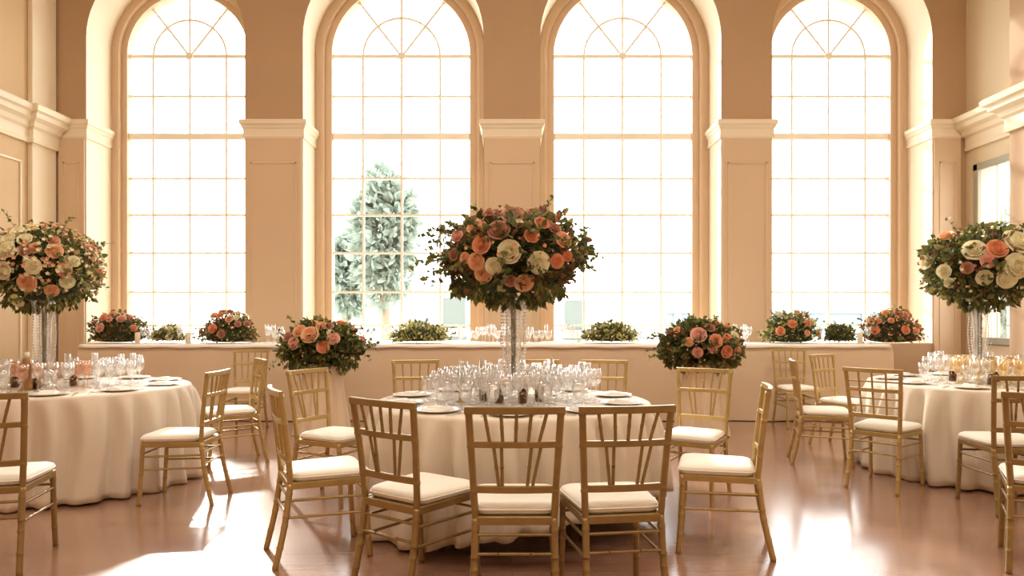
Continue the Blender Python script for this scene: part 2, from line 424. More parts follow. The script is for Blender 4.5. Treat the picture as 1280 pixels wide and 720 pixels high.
# ------------------------------------------------------------------ chiavari chair
def ringed(path, r, nodes, k=8):
    """path of points + radii with bamboo nodes at given fractions"""
    P = catmull(path, 10); L = [0]
    for a, b in zip(P[:-1], P[1:]): L.append(L[-1]+(b-a).length)
    tot = L[-1]; ts = set(x/tot for x in L)
    for n in nodes:
        for d in (-.011, -.006, 0, .006, .011): ts.add(min(1, max(0, n+d/tot)))
    ts = sorted(ts); pts = []; sc = []
    for t in ts:
        s = t*tot
        for i in range(len(L)-1):
            if s <= L[i+1]+1e-9: break
        u = (s-L[i])/(L[i+1]-L[i]); pts.append(P[i].lerp(P[i+1], u))
        m = 1
        for n in nodes:
            dd = abs(t-n)*tot
            if dd < .0105: m = max(m, 1+.14*(1-(dd/.0105)**2))
        sc.append(m)
    mb = MB(); sweep(mb, pts, circ(r, k), up=(0, 1, 0) if abs((P[-1]-P[0]).normalized().y) < .7 else (0, 0, 1), scales=sc)
    return mb
def back_x(z): return .172 + (z-.43)/.49*.028
def back_y(z):
    u = (z-.43)/.49; return -.205 - .055*u**1.3
def make_chair(wood, label, style=0):
    t = thing('chiavari_chair', label, 'chair')
    def put(name, mb, m=wood, sm=True):
        o = mb.build(name, m, t, sm); return o
    for s in (-1, 1):
        put('leg', ringed([(s*.195, .215, 0), (s*.19, .20, .22), (s*.188, .19, .437)], .0155, (.25, .5, .62, .88)))
        put('leg', ringed([(s*.185, -.285, 0), (s*.176, -.235, .22), (s*.172, -.205, .437)], .0165, (.25, .5, .62, .88)))
        pts = [(s*back_x(z), back_y(z), z) for z in (.43, .55, .68, .80, .915)]
        put('back_post', ringed(pts, .016, (.26, .67, .97)))
    def rail(z, bulge, w, h, ext=0):
        x = back_x(z)+ext; y = back_y(z)
        P = [(x*u, y-bulge*(1-u*u), z) for u in [i/8-1 for i in range(17)]]
        mb = MB(); sec = [(a, b) for a, b in [(-w/2, -h/2+.003), (-w/2+.003, -h/2), (w/2-.003, -h/2), (w/2, -h/2+.003), (w/2, h/2-.003), (w/2-.003, h/2), (-w/2+.003, h/2), (-w/2, h/2-.003)]]
        sweep(mb, P, sec, up=(0, 0, 1)); return mb
    put('top_rail', rail(.915, .022, .024, .032, .016), sm=False)
    put('back_rail', rail(.765, .018, .02, .028), sm=False); put('back_rail', rail(.565, .012, .02, .032), sm=False)
    def yb(z, u): return back_y(z) - (.012+.01*(z-.565)/.35)*(1-u*u)
    def stick(u0, z0, u1, z1):
        x0, x1 = u0*back_x(z0), u1*back_x(z1)
        put('spindle', ringed([(x0, yb(z0, u0), z0), ((x0+x1)/2, (yb(z0, u0)+yb(z1, u1))/2, (z0+z1)/2), (x1, yb(z1, u1), z1)], .0078, (.5,), 6))
    if style == 0:
        for u0, u1 in ((-.56, -.66), (-.27, -.30), (.02, .04), (.30, .36), (.54, .70)): stick(u0, .77, u1, .91)
        for u0, u1 in ((-.38, -.48), (-.30, .0-.30), (.30, .38), (.42, .60)): stick(u0, .57, u1, .76)
    elif style == 1:       # square lattice back
        for u in (-.5, 0, .5): stick(u, .57, u, .91)
        for z in (.64, .70, .83): put('back_rail', rail(z, .015, .012, .012), sm=False)
    elif style == 2:       # plain straight sticks
        for u in (-.6, -.2, .2, .6): stick(u*.9, .57, u, .91)
    # seat frame
    mb = MB(); z = .425; c = [(-.192, .192), (.192, .192), (.176, -.208), (-.176, -.208)]
    for i in range(4):
        a, b = c[i], c[(i+1) % 4]; sweep(mb, [(a[0], a[1], z), (b[0], b[1], z)], rectsec(.024, .036), up=(0, 0, 1))
    mb.box((-.175, -.2, .425), (.175, .185, .44))
    bevel(put('seat_frame', mb, sm=False), .004)
    # stretchers
    def st(a, b, r=.0075): put('stretcher', ringed([a, ((a[0]+b[0])/2, (a[1]+b[1])/2, (a[2]+b[2])/2), b], r, (.3, .7), 6))
    def fy(z): return .215-.025*z/.437
    def ry(z): return -.285+.08*(z/.437)**.8
    for z_ in (.36,): st((-.19, fy(z_), z_), (.19, fy(z_), z_))
    st((-.175, ry(.365), .365), (.175, ry(.365), .365)); st((-.178, ry(.28), .285), (.178, ry(.28), .285))
    for s in (-1, 1):
        for z_ in (.34, .25): st((s*.19, fy(z_), z_), (s*.176, ry(z_), z_+.01))
    # cushion
    def rr(wf, wb, yf, ybk, z, rad=.05, k=5):
        out = []
        cs = [(wf-rad, yf-rad, 0), (-wf+rad, yf-rad, 90), (-wb+rad, ybk+rad, 180), (wb-rad, ybk+rad, 270)]
        for x, y, a0 in cs:
            for i in range(k+1):
                a = R(a0+90*i/k); out.append((x+rad*math.cos(a), y+rad*math.sin(a), z))
        return out
    L = [(.022, .440), (.008, .444), (0, .456), (0, .474), (.006, .484), (.02, .492), (.06, .499), (.12, .503)]
    vs = []; fs = []; n = 24
    for ins, z_ in L: vs += rr(.205-ins, .182-ins, .215-ins, -.19+ins, z_)
    for i in range(len(L)-1):
        for j in range(n): fs.append((i*n+j, i*n+(j+1) % n, (i+1)*n+(j+1) % n, (i+1)*n+j))
    fs.append(tuple(reversed(range(n)))); fs.append(tuple((len(L)-1)*n+j for j in range(n)))
    mb = MB(); mb.add(vs, fs); cu = mb.build('seat_cushion', IVORY, t, True)
    mb = MB(); pl = rr(.206, .183, .216, -.191, .466); sweep(mb, pl+[pl[0]], circ(.0035, 6)); mb.build('piping', IVORY, cu, True)
    return t
cg0 = make_chair(GOLD, 'x'); cd0 = make_chair(GOLD_D, 'x'); cl0 = make_chair(GOLD, 'x', 1); cp0 = make_chair(GOLD, 'x', 2)
protos = {'g': cg0, 'd': cd0, 'l': cl0, 'p': cp0}; used = set()
CH_C, CH_L, CH_R = 'chairs around the central table', 'chairs around the left table', 'chairs around the right table'
CHAIRS = [
 ('d', .012, 3.29, 0, 'gold chair, back to the viewer, middle of the three in front of the central table', CH_C),
 ('d', .465, 3.32, 8, 'gold chair, back to the viewer, rightmost of the three in front of the central table', CH_C),
 ('d', -.455, 3.50, -36, 'dark gold chair turned rightward, leftmost of the three in front of the central table', CH_C),
 ('g', -1.06, 3.96, -64, 'gold side-on chair with glowing ivory seat, nearest on the central table left side', CH_C),
 ('g', -1.29, 5.14, -116, 'gold chair in front of the left floor bouquet, facing the central table', CH_C),
 ('g', 1.19, 4.06, 74, 'gold chair seen edge-on facing left, nearest on the right side of the central table', CH_C),
 ('g', 1.32, 5.12, 148, 'pale gold chair in front of the right floor bouquet, facing the central table', CH_C),
 ('p', -.84, 6.15, 188, 'gold chair behind the central table, half hidden by the leftmost glasses', CH_C),
 ('p', .22, 6.22, 180, 'gold chair directly behind the tall central glass vase', CH_C),
 ('p', .80, 6.15, 172, 'gold chair behind the right end of the central table', CH_C),
 ('d', -2.76, 3.80, 16, 'dark gold chair cut off by the left edge of the picture', CH_L),
 ('g', -2.40, 5.12, 92, 'gold chair with ivory seat facing left, nearest on the right side of the left table', CH_L),
 ('g', -2.58, 6.46, 122, 'gold chair behind the first one on the right side of the left table', CH_L),
 ('p', -3.14, 8.22, 180, 'small gold chair standing against the long head table, left side', None),
 ('l', 2.93, 5.52, -48, 'gold chair with lattice back and bright seat at the left side of the right table', CH_R),
 ('g', 2.84, 6.42, -106, 'gold chair seen edge-on behind the lattice-backed chair at the right table', CH_R),
 ('p', 3.42, 7.22, -146, 'gold chair at the far left side of the right table, facing the viewer', CH_R),
 ('d', 3.42, 4.90, -6, 'dark gold chair with its back to the viewer in front of the right table', CH_R),
 ('d', 2.86, 3.76, -32, 'dark gold chair cut off by the right edge of the picture', CH_R),
 ('p', 3.46, 8.55, 180, 'small gold chair standing against the long head table, right side', None),
]
for k, x, y, a, lab, grp in CHAIRS:
    if k not in used:
        used.add(k); c = protos[k]; c.location = (x, y, 0); c.rotation_euler = (0, 0, R(a)); c['label'] = lab
        if grp: c['group'] = grp
    else: dup(protos[k], (x, y, 0), R(a), lab, None, grp)

# ------------------------------------------------------------------ tables and cloths
def round_table(x, y, lab, clab, seed, lift=None, TR=.915):
    t = thing('round_table', lab, 'table', (x, y, 0))
    mb = MB(); lathe(mb, [(TR-.02, .71), (TR, .72), (TR, .738), (TR-.01, .743)], 48); mb.build('tabletop', DARKWOOD, t)
    for i in range(4):
        a = PI/4+i*PI/2; mb = MB(); sweep(mb, [(.62*math.cos(a), .62*math.sin(a), 0), (.55*math.cos(a), .55*math.sin(a), .715)], circ(.02, 10)); mb.build('leg', DARKWOOD, t, True)
    rnd = random.Random(seed); seg = 288
    ks = [(27, .7, rnd.random()*6), (38, .4, rnd.random()*6), (13, .3, rnd.random()*6), (47, .10, rnd.random()*6)]
    def wave(th): return sum(a*math.sin(k*th+p+.6*math.sin(3*th+p)) for k, a, p in ks)
    prof = [(0, .757), (.45, .757), (TR-.05, .7565), (TR-.01, .755), (TR+.004, .749), (TR+.009, .738)]
    vs = []; fs = []; rows = []
    for r, z in prof[1:]: rows.append([(r*math.cos(2*PI*j/seg), r*math.sin(2*PI*j/seg), z) for j in range(seg)])
    N = 16
    for i in range(1, N+1):
        u = i/N; row = []
        for j in range(seg):
            th = 2*PI*j/seg; hem = .012+(lift(th) if lift else 0)+.006*math.sin(5*th)
            z = .738-(.738-hem)*u; wv = wave(th+.05*math.sin(3*u+th*2)*u); wv = math.copysign(abs(wv)**.75, wv)*.5; amp = .125*(1-math.exp(-5*u))*(1-.15*u)
            r = TR+.014+.07*u**.8+amp*wv+.012*u*u*math.sin(2*th+seed)
            row.append((r*math.cos(th), r*math.sin(th), z))
        rows.append(row)
    vs = [(0, 0, .757)]
    for rw in rows: vs += rw
    for j in range(seg): fs.append((0, 1+j, 1+(j+1) % seg))
    for i in range(len(rows)-1):
        for j in range(seg): a = 1+i*seg; b = a+seg; fs.append((a+j, b+j, b+(j+1) % seg, a+(j+1) % seg))
    mb = MB(); mb.add(vs, fs); o = mb.build('tablecloth', CLOTH, None, True); o.location = (x, y, 0)
    sm = o.modifiers.new('thickness', 'SOLIDIFY'); sm.thickness = .003; sm.offset = 1
    tag(o, clab, 'tablecloth')
    return t
T = {'c': (0, 4.75), 'l': (-3.62, 5.72), 'r': (4.1, 6.08)}
def lift_c(th):   # the hem hangs clear of the floor on the right
    return .22*max(0, math.cos(th+.6))**1.0
round_table(*T['c'], 'round banquet table under the ivory cloth in the centre of the room', 'floor-length ivory cloth on the central round table', 1, lift_c)
round_table(*T['l'], 'round banquet table under the ivory cloth at the left edge', 'floor-length pleated ivory cloth on the left round table', 2)
round_table(*T['r'], 'round banquet table under the ivory cloth at the right edge', 'floor-length ivory cloth on the right round table', 3)

# long head table
HX0, HX1, HY0, HY1, HZ = -5.55, 4.86, 9.0, 9.75, .97
t = thing('head_table', 'long high table under champagne cloth below the arched windows', 'table', ((HX0+HX1)/2, (HY0+HY1)/2, 0))
hl = (HX1-HX0)/2
mb = MB(); mb.box((-hl+.02, -.36, HZ-.045), (hl-.02, .36, HZ-.01)); mb.build('tabletop', DARKWOOD, t)
for sx in (-1, -.33, .33, 1):
    for sy in (-.3, .3):
        mb = MB(); sweep(mb, [(sx*(hl-.15), sy, 0), (sx*(hl-.15), sy, HZ-.045)], rectsec(.05, .05), up=(0, 1, 0)); mb.build('leg', DARKWOOD, t)
# cloth: perimeter skirt with soft folds
per = []
st_ = .04
x = HX0
while x < HX1: per.append((x, HY0, 0, -1)); x += st_
y = HY0
while y < HY1: per.append((HX1, y, 1, 0)); y += st_
x = HX1
while x > HX0: per.append((x, HY1, 0, 1)); x -= st_
y = HY1
while y > HY0: per.append((HX0, y, -1, 0)); y -= st_
n = len(per); vs = []; rows = 9
for i in range(rows+1):
    u = i/rows; z = HZ+.004-(HZ-.006)*u if i else HZ+.004
    for j, (px, py, nx, ny) in enumerate(per):
        s = j*st_
        wv = math.sin(s*5.1)+.6*math.sin(s*8.7+1)+.5*math.sin(s*2.3+2)
        ofs = (0 if i == 0 else .012)+.022*wv*u**1.2+.035*u
        vs.append((px+nx*ofs, py+ny*ofs, z))
fs = [(i*n+j, (i+1)*n+j, (i+1)*n+(j+1) % n, i*n+(j+1) % n) for i in range(rows) for j in range(n)]
fs.append(tuple(range(n)))
mb = MB(); mb.add(vs, fs); me = mb.mesh('tablecloth', CLOTH_D); smooth_by_angle(me, 50); o = obj('tablecloth', me)
tag(o, 'long champagne cloth covering the head table below the windows', 'tablecloth')
# white top runner
mb = MB(); N = 120; vs = []; fs = []
for i in range(N+1):
    xx = HX0+.03+(HX1-HX0-.06)*i/N
    dz = .035+.006*math.sin(i*.9)
    for yy, zz in ((HY0-.035, HZ-dz), (HY0-.03, HZ-.01), (HY0-.005, HZ+.011), (HY1-.02, HZ+.011)): vs.append((xx, yy, zz))
for i in range(N):
    for j in range(3): a = i*4+j; fs.append((a, a+4, a+5, a+1))
mb.add(vs, fs); o = mb.build('table_runner', LINEN, None, True); sm = o.modifiers.new('thickness', 'SOLIDIFY'); sm.thickness = .003
tag(o, 'white linen runner along the top of the long head table', 'table runner')

# ------------------------------------------------------------------ flowers
def rose_mesh(name, m, seed, openness=1.0):
    """unit rose (radius ~1) opening toward +z"""
    rnd = random.Random(seed); mb = MB()
    rings = [(3, .22, .62, 75), (4, .36, .66, 68), (5, .55, .66, 55), (6, .78, .56, 38), (7, 1.0, .36, 16)]
    for ri, (cnt, rad, hh, tilt) in enumerate(rings):
        for c in range(cnt):
            a0 = 2*PI*(c+rnd.random()*.35)/cnt+ri*.7; wid = (2*PI/cnt)*.78
            nu, nv = 5, 4; vs = []
            for v in range(nv+1):
                fv = v/nv
                for u in range(nu+1):
                    fu = u/nu*2-1
                    a = a0+fu*wid*(.35+.65*math.sin(min(1, fv*1.25+.15)*PI/2))
                    edge = (1-.22*fu*fu*fv)
                    rr_ = rad*(math.sin(fv*PI*.5)**.75)*(.96+.04*fu)
                    curl = .10*rad*max(0, fv-.75)*4*(.3+.7*ri/4)
                    z = -.35+(hh+.35)*fv*edge - curl*(1.2 if ri > 2 else .3) - .18*ri*.25*fv
                    vs.append(((rr_+curl)*math.cos(a), (rr_+curl)*math.sin(a), z*openness))
            fs = [(v*(nu+1)+u, v*(nu+1)+u+1, (v+1)*(nu+1)+u+1, (v+1)*(nu+1)+u) for v in range(nv) for u in range(nu)]
            mb.add(vs, fs)
    lathe(mb, [(.0, -.4), (.45, -.3), (.62, -.05), (.5, .15), (.2, .35), (.02, .42)], 10)
    return mb.mesh(name, m, True)
ROSES = {k: [rose_mesh('rose', m, s) for s in (1, 2)] for k, m in (('peach', PEACH), ('coral', CORAL), ('pink', PINK), ('cream', CREAMP), ('dusky', DUSKY))}
def small_blooms(N, rx, ry, rz, size, mats, weights, seed, zmin=-.4, r0=.95):
    rnd = random.Random(seed); mb = MB()
    for i in range(N):
        while True:
            d = Vector((rnd.gauss(0, 1), rnd.gauss(0, 1), rnd.gauss(0, 1))).normalized()
            if d.z > zmin: break
        r = r0+rnd.uniform(-.06, .14); p = Vector((d.x*rx*r, d.y*ry*r, d.z*rz*r)); s = size*rnd.uniform(.6, 1.2)
        mi = rnd.choices(range(len(mats)), weights)[0]
        a = d; b = a.cross(Vector((.3, .1, 1))).normalized(); c = a.cross(b)
        vs = [p-a*s*.4, p+a*s*.12]
        for k in range(10):
            an = 2*PI*k/10; rr_ = s if k % 2 == 0 else s*.6; vs.append(p+(b*math.cos(an)+c*math.sin(an))*rr_*.7+a*s*.45)
        fs = []
        for k in range(10): fs += [(1, 2+k, 2+(k+1) % 10), (0, 2+(k+1) % 10, 2+k)]
        mb.add(vs, fs, mi)
    return mb
def sprigs(mb, N, rx, ry, rz, length, seed, mats_n, zlim=(-.7, 1), leaf=.022):
    rnd = random.Random(seed)
    for i in range(N):
        while True:
            d = Vector((rnd.gauss(0, 1), rnd.gauss(0, .7), rnd.gauss(0, .8))).normalized()
            if zlim[0] < d.z < zlim[1]: break
        p = Vector((d.x*rx, d.y*ry, d.z*rz))*.85
        dr = (d+Vector((0, 0, rnd.uniform(-.2, .5)))).normalized(); L = length*rnd.uniform(.5, 1.1)
        pts = [p+dr*L*t+Vector((0, 0, -.25*L*t*t)) for t in (0, .33, .66, 1)]
        sweep(mb, pts, circ(.0018, 4), up=(.1, .9, .2))
        for k in range(11):
            t = .25+.75*k/10; q = p+dr*L*t+Vector((0, 0, -.25*L*t*t))
            sd = Vector((rnd.gauss(0, 1), rnd.gauss(0, 1), rnd.gauss(0, 1))).normalized()
            a = (sd+dr*.5).normalized(); b = a.cross(dr).normalized() if a.cross(dr).length > .01 else Vector((0, 0, 1)); s = leaf*rnd.uniform(.7, 1.2)
            mb.add([q, q+a*s*.5+b*s*.4, q+a*s, q+a*s*.5-b*s*.4], [(0, 1, 2, 3)], rnd.randrange(mats_n))
def arrangement(name, label, loc, rx, ry, rz, roses, nleaf, blooms, leafmats, lw, seed, cat='flower arrangement', group=None, half=False, sprig=0, leaf=.05, zmin=None, stem=None, droop=0):
    """roses: list of (colour, radius, azimuth deg, elev deg)"""
    t = thing(name, label, cat, loc, 0, group)
    zm = zmin if zmin is not None else (-.02 if half else -.75)
    mb = MB(); prof = []
    for i in range(9):
        a = -PI/2+PI*i/8; prof.append((max(.004, rx*.78*math.cos(a)), (rz*.78 if (not half or a > 0) else rz*.1)*math.sin(a)))
    lathe(mb, prof, 20); fo = mb.build('floral_foam', MOSS, t, True); fo.scale = (1, ry/rx, 1)
    lm = leaf_mesh('foliage', nleaf, rx, ry, rz, leaf, leafmats, lw, seed, shell=.3, zmin=zm)
    fl = obj('foliage', lm, t); fl['kind'] = 'stuff'
    mb = MB()
    if sprig: sprigs(mb, sprig, rx, ry, rz, .17 if half else .27, seed+5, 2, (-.4 if not half else .0, .9), leaf*.75)
    if droop:
        rnd = random.Random(seed+77)
        for i in range(droop):
            a = rnd.uniform(0, 2*PI); rr_ = rnd.uniform(.25, .85); p = Vector((math.cos(a)*rx*rr_, math.sin(a)*ry*rr_, -rz*math.sqrt(max(0, 1-rr_*rr_))*.8))
            for k in range(7):
                q = p+Vector((rnd.gauss(0, .015), rnd.gauss(0, .015), -.012*k)); aa = Vector((rnd.gauss(0, .5), rnd.gauss(0, .5), -1)).normalized()
                b = aa.cross(Vector((rnd.gauss(0, 1), 1, 0))).normalized(); s = leaf*rnd.uniform(.7, 1.3)
                mb.add([q, q+aa*s*.5+b*s*.28, q+aa*s, q+aa*s*.5-b*s*.28], [(0, 1, 2, 3)], rnd.randrange(2))
    if mb.f: o = mb.build('trailing_sprigs', [OLIVE, GREEN], t); o['kind'] = 'stuff'
    if blooms:
        for nm, N, sz, mats, wts in blooms:
            o = small_blooms(N, rx, ry, rz, sz, mats, wts, seed+9, zmin=-.1 if half else -.55).build(nm, mats, t); o['kind'] = 'stuff'
    rnd = random.Random(seed+3)
    for col, r, az, el in roses:
        a, e = R(az), R(el); d = Vector((math.sin(a)*math.cos(e), -math.cos(a)*math.cos(e), math.sin(e)))
        p = Vector((d.x*rx, d.y*ry, d.z*rz))*.99
        nrm = Vector((d.x/rx, d.y/ry, d.z/rz)).normalized()
        nrm = (nrm+Vector((0, -.35, .1))).normalized() if d.y < .3 else nrm
        o = obj('rose', ROSES[col][rnd.randrange(2)], t); o.location = p; o.scale = (r*1.12, r*1.12, r*.95)
        q = nrm.to_track_quat('Z', 'Y'); o.rotation_mode = 'QUATERNION'; o.rotation_quaternion = q @ Matrix.Rotation(rnd.random()*6, 3, 'Z').to_quaternion()
        o['label'] = col+' rose'
    if stem:
        mb = MB()
        for i in range(9):
            a = i*2.4; sweep(mb, [(.02*math.cos(a), .02*math.sin(a), -rz*.5), (.012*math.cos(a+1), .012*math.sin(a+1), -stem)], circ(.003, 5), up=(0, 1, 0))
        mb.build('stems', OLIVE, t)
    return t
def front(lst): return lst
def scatter(cols, N, r0, r1, seed, els=(-35, 75), azs=(-180, 180), avoid=()):
    rnd = random.Random(seed); out = []; dirs = [Vector((math.sin(R(a))*math.cos(R(e)), -math.cos(R(a))*math.cos(R(e)), math.sin(R(e)))) for _, _, a, e in avoid]
    tries = 0
    while len(out) < N and tries < 5000:
        tries += 1; az = rnd.uniform(*azs); el = rnd.uniform(*els)
        d = Vector((math.sin(R(az))*math.cos(R(el)), -math.cos(R(az))*math.cos(R(el)), math.sin(R(el))))
        if any((d-x).length < .26 for x in dirs): continue
        dirs.append(d); out.append((rnd.choice(cols), rnd.uniform(r0, r1), az, el))
    return out

# central ball: named blooms as in the photograph, then the rest of the sphere. pixel -> direction (ball centre 643,322)
def px_roses(lst, cx, cy, sx, sz, scale):
    out = []
    for col, px, py, pr in lst:
        u = max(-.97, min(.97, (px-cx)/sx)); v = max(-.97, min(.97, -(py-cy)/sz)); q = math.hypot(u, v)
        if q > .97: u, v = u*.97/q, v*.97/q
        el = math.asin(v); az = math.asin(max(-1, min(1, u/max(.05, math.cos(el)))))
        out.append((col, pr/scale, math.degrees(az), math.degrees(el)))
    return out
def pz(px, py, ox, oy, s): return ox+px/s, oy+py/s
S = 960/280
cen = [('peach', 333, 213, 42), ('dusky', 425, 225, 42), ('coral', 357, 287, 36), ('dusky', 480, 150, 46), ('coral', 598, 188, 30), ('coral', 555, 250, 29), ('peach', 683, 260, 34),
       ('cream', 467, 320, 44), ('cream', 582, 364, 42), ('cream', 405, 378, 32), ('peach', 335, 358, 33), ('peach', 290, 340, 22), ('peach', 363, 410, 34), ('coral', 657, 355, 28), ('peach', 525, 448, 36), ('cream', 500, 195, 22),
       ('pink', 255, 240, 26), ('dusky', 380, 130, 26), ('dusky', 560, 130, 26), ('dusky', 240, 320, 24), ('dusky', 650, 210, 26), ('coral', 700, 330, 22), ('dusky', 470, 440, 24)]
cl = px_roses([(c, 500+x/S, 230+y/S, r/S) for c, x, y, r in cen], 641, 322, 88, 62, 200)
cl += scatter(['peach', 'coral', 'dusky', 'cream', 'pink'], 30, .035, .06, 5, (-25, 80), (95, 265), cl)
FR = 'tall floral centrepieces'
arrangement('flower_ball', 'large round bouquet of peach, coral and cream roses atop the central vase', (.01, 4.75, 1.725), .48, .45, .315, cl, 2200,
            [('filler_blossoms', 160, .022, [DUSKY, BURG, PEACH], [4, 3, 2])], [GREEN, OLIVE, BURG], [5, 3, 2], 21, group=FR, sprig=60, leaf=.06, stem=.8, droop=70)
# left ball
S2 = 425/130
lf = [('cream', 48, 237, 32), ('cream', 150, 268, 30), ('cream', 155, 180, 32), ('cream', 85, 137, 24), ('cream', 265, 250, 26), ('peach', 235, 320, 30), ('cream', 210, 130, 24), ('peach', 260, 170, 20), ('cream', 60, 75, 24), ('cream', 150, 95, 26), ('peach', 320, 180, 26), ('pink', 5, 290, 20),
      ('peach', 350, 260, 24), ('cream', 350, 310, 24), ('peach', 300, 350, 22), ('cream', 150, 395, 24), ('pink', 300, 130, 20), ('pink', 5, 350, 20), ('peach', 10, 180, 20), ('dusky', 230, 180, 22), ('cream', 370, 220, 20)]
ll = px_roses([(c, x/S2, 260+y/S2, r/S2) for c, x, y, r in lf], 55, 335, 66, 58, 155)
ll += scatter(['cream', 'cream', 'peach', 'cream'], 22, .035, .055, 6, (-20, 80), (-90, 0), ll)
ll += scatter(['cream', 'peach', 'cream', 'pink'], 16, .04, .06, 8, (-20, 80), (95, 265), ll)
arrangement('flower_ball', 'large round bouquet of mostly cream and peach flowers atop the left vase', (-3.76, 5.66, 1.71), .40, .40, .34, ll, 1700,
            [('filler_blossoms', 900, .027, [CREAMP, PEACH, DUSKY], [6, 3, 1.5])], [GREEN, OLIVE, LIME], [4, 3, 2], 22, group=FR, sprig=14, leaf=.05, stem=.8, droop=40)
S3 = 3.6
rt = [('cream', 467, 198, 52), ('peach', 535, 285, 54), ('cream', 435, 315, 46), ('coral', 368, 232, 36), ('cream', 402, 370, 38), ('cream', 318, 368, 28), ('cream', 290, 235, 40), ('cream', 205, 330, 26), ('pink', 325, 290, 26), ('cream', 225, 385, 20), ('pink', 560, 130, 24), ('cream', 600, 400, 24), ('dusky', 590, 200, 22), ('dusky', 260, 320, 22)]
rl = px_roses([(c, 1100+x/S3, 250+y/S3, r/S3) for c, x, y, r in rt], 1218, 336, 66, 56, 143)
rl += scatter(['cream', 'peach', 'coral'], 14, .05, .08, 6, (-20, 70), (60, 300), rl)
arrangement('flower_ball', 'round bouquet of big cream and peach roses with greenery atop the right vase', (4.02, 6.05, 1.74), .44, .42, .35, rl, 2300,
            [('filler_blossoms', 170, .024, [CREAMP, PINK, BURG], [4, 2, 2])], [GREEN, OLIVE, BURG], [4, 4, 1], 23, group=FR, sprig=16, leaf=.06, stem=.8, droop=40)

# vases
def vase(label, x, y, h, group):
    t = thing('glass_vase', label, 'vase', (x, y, .759), 0, group)
    mb = MB(); outer = [(.001, 0), (.095, .0), (.10, .008), (.07, .018), (.045, .03), (.04, .06), (.045, .2), (.05, .4), (.055, h-.15), (.075, h-.04), (.09, h)]
    inner = [(.086, h), (.071, h-.04), (.051, h-.15), (.046, .4), (.041, .2), (.035, .07), (.001, .065)]
    lathe(mb, outer+inner, 28); mb.build('vase_body', GLASS, t, True)
    mb = MB(); rnd = random.Random(3)
    for i in range(70):
        a = rnd.uniform(0, 2*PI); r = rnd.uniform(.0, .026); z = .08+.0075*i; s = .011
        c = Vector((r*math.cos(a), r*math.sin(a), z)); ax = Matrix.Rotation(rnd.random()*3, 3, 'X') @ Matrix.Rotation(rnd.random()*3, 3, 'Z')
        P = [c+ax @ Vector(v)*s for v in ((1, 0, 0), (-1, 0, 0), (0, 1, 0), (0, -1, 0), (0, 0, 1.2), (0, 0, -1.2))]
        mb.add(P, [(0, 2, 4), (2, 1, 4), (1, 3, 4), (3, 0, 4), (2, 0, 5), (1, 2, 5), (3, 1, 5), (0, 3, 5)])
    o = mb.build('crystal_filling', CRYSTAL, t); o['kind'] = 'stuff'
    for i in range(8):
        a = 2*PI*i/8+.2; mb = MB(); n = 22
        for k in range(n):
            z = h-.02-k*(h-.2)/n; r = .088-.03*min(1, k/6)
            r += .028*math.sin(PI*k/n)
            c = Vector((r*math.cos(a), r*math.sin(a), z)); s = .0085
            P = [c+Vector(v)*s for v in ((1, 0, 0), (-1, 0, 0), (0, 1, 0), (0, -1, 0), (0, 0, 1.3), (0, 0, -1.3))]
            mb.add(P, [(0, 2, 4), (2, 1, 4), (1, 3, 4), (3, 0, 4), (2, 0, 5), (1, 2, 5), (3, 1, 5), (0, 3, 5)])
        mb.build('bead_strand', CRYSTAL, t)
VG = 'tall glass vases on the round tables'
vase('tall clear glass vase hung with crystals on the central table', .01, 4.75, .70, VG)
vase('tall clear glass vase on the left round table', -3.76, 5.66, .70, VG)
vase('tall clear glass vase on the right round table', 4.02, 6.05, .70, VG)

# floor bouquets on draped pedestals
def pedestal(label, x, y, h):
    t = thing('pedestal', label, 'pedestal', (x, y, 0))
    mb = MB(); lathe(mb, [(.17, 0), (.17, .04), (.13, .06), (.13, h-.05), (.19, h-.03), (.19, h)], 24); mb.build('column', CREAM, t)
    seg = 96; vs = []; fs = []; N = 12
    rows = [(.12, h+.004, 0), (.195, h+.003, 0), (.205, h-.01, 0)]
    for i in range(1, N+1):
        u = i/N; rows.append((.205+.10*u**1.4, h-.01-(h-.02)*u, .02*u**.6))
    for r, z, amp in rows:
        for j in range(seg):
            th = 2*PI*j/seg; rr_ = r+amp*(math.sin(11*th+1)+.5*math.sin(17*th)); vs.append((rr_*math.cos(th), rr_*math.sin(th), z))
    for i in range(len(rows)-1):
        for j in range(seg): fs.append((i*seg+j, (i+1)*seg+j, (i+1)*seg+(j+1) % seg, i*seg+(j+1) % seg))
    fs.append(tuple(range(seg)))
    mb = MB(); mb.add(vs, fs); mb.build('drape', CLOTH_D, t, True)
pedestal('draped pedestal under the left floor bouquet behind the gold chair', -2.14, 7.95, .80)
pedestal('draped pedestal under the right floor bouquet behind the gold chair', 2.14, 7.95, .80)
S4 = 4.0
l1 = [('peach', 250, 125, 30), ('peach', 310, 145, 38), ('pink', 230, 190, 27), ('pink', 422, 165, 27), ('coral', 377, 208, 27), ('peach', 355, 100, 24), ('dusky', 190, 155, 22), ('dusky', 390, 100, 20), ('cream', 405, 135, 16), ('peach', 310, 85, 18)]
a1 = px_roses([(c, 320+x/S4, 380+y/S4, r/S4) for c, x, y, r in l1], 404, 432, 50, 34, 111)
a1 += scatter(['peach', 'coral', 'pink'], 12, .04, .07, 6, (0, 80), (90, 270), a1)
arrangement('floor_bouquet', 'bouquet of peach and pink roses on the draped pedestal left of the central table', (-2.14, 7.95, 1.0), .46, .34, .29, a1, 2000,
            [('filler_blossoms', 60, .022, [PEACH, DUSKY], [2, 3])], [GREEN, OLIVE, LIME], [6, 3, .5], 31, sprig=16, leaf=.07, droop=30)
S5 = 3.555
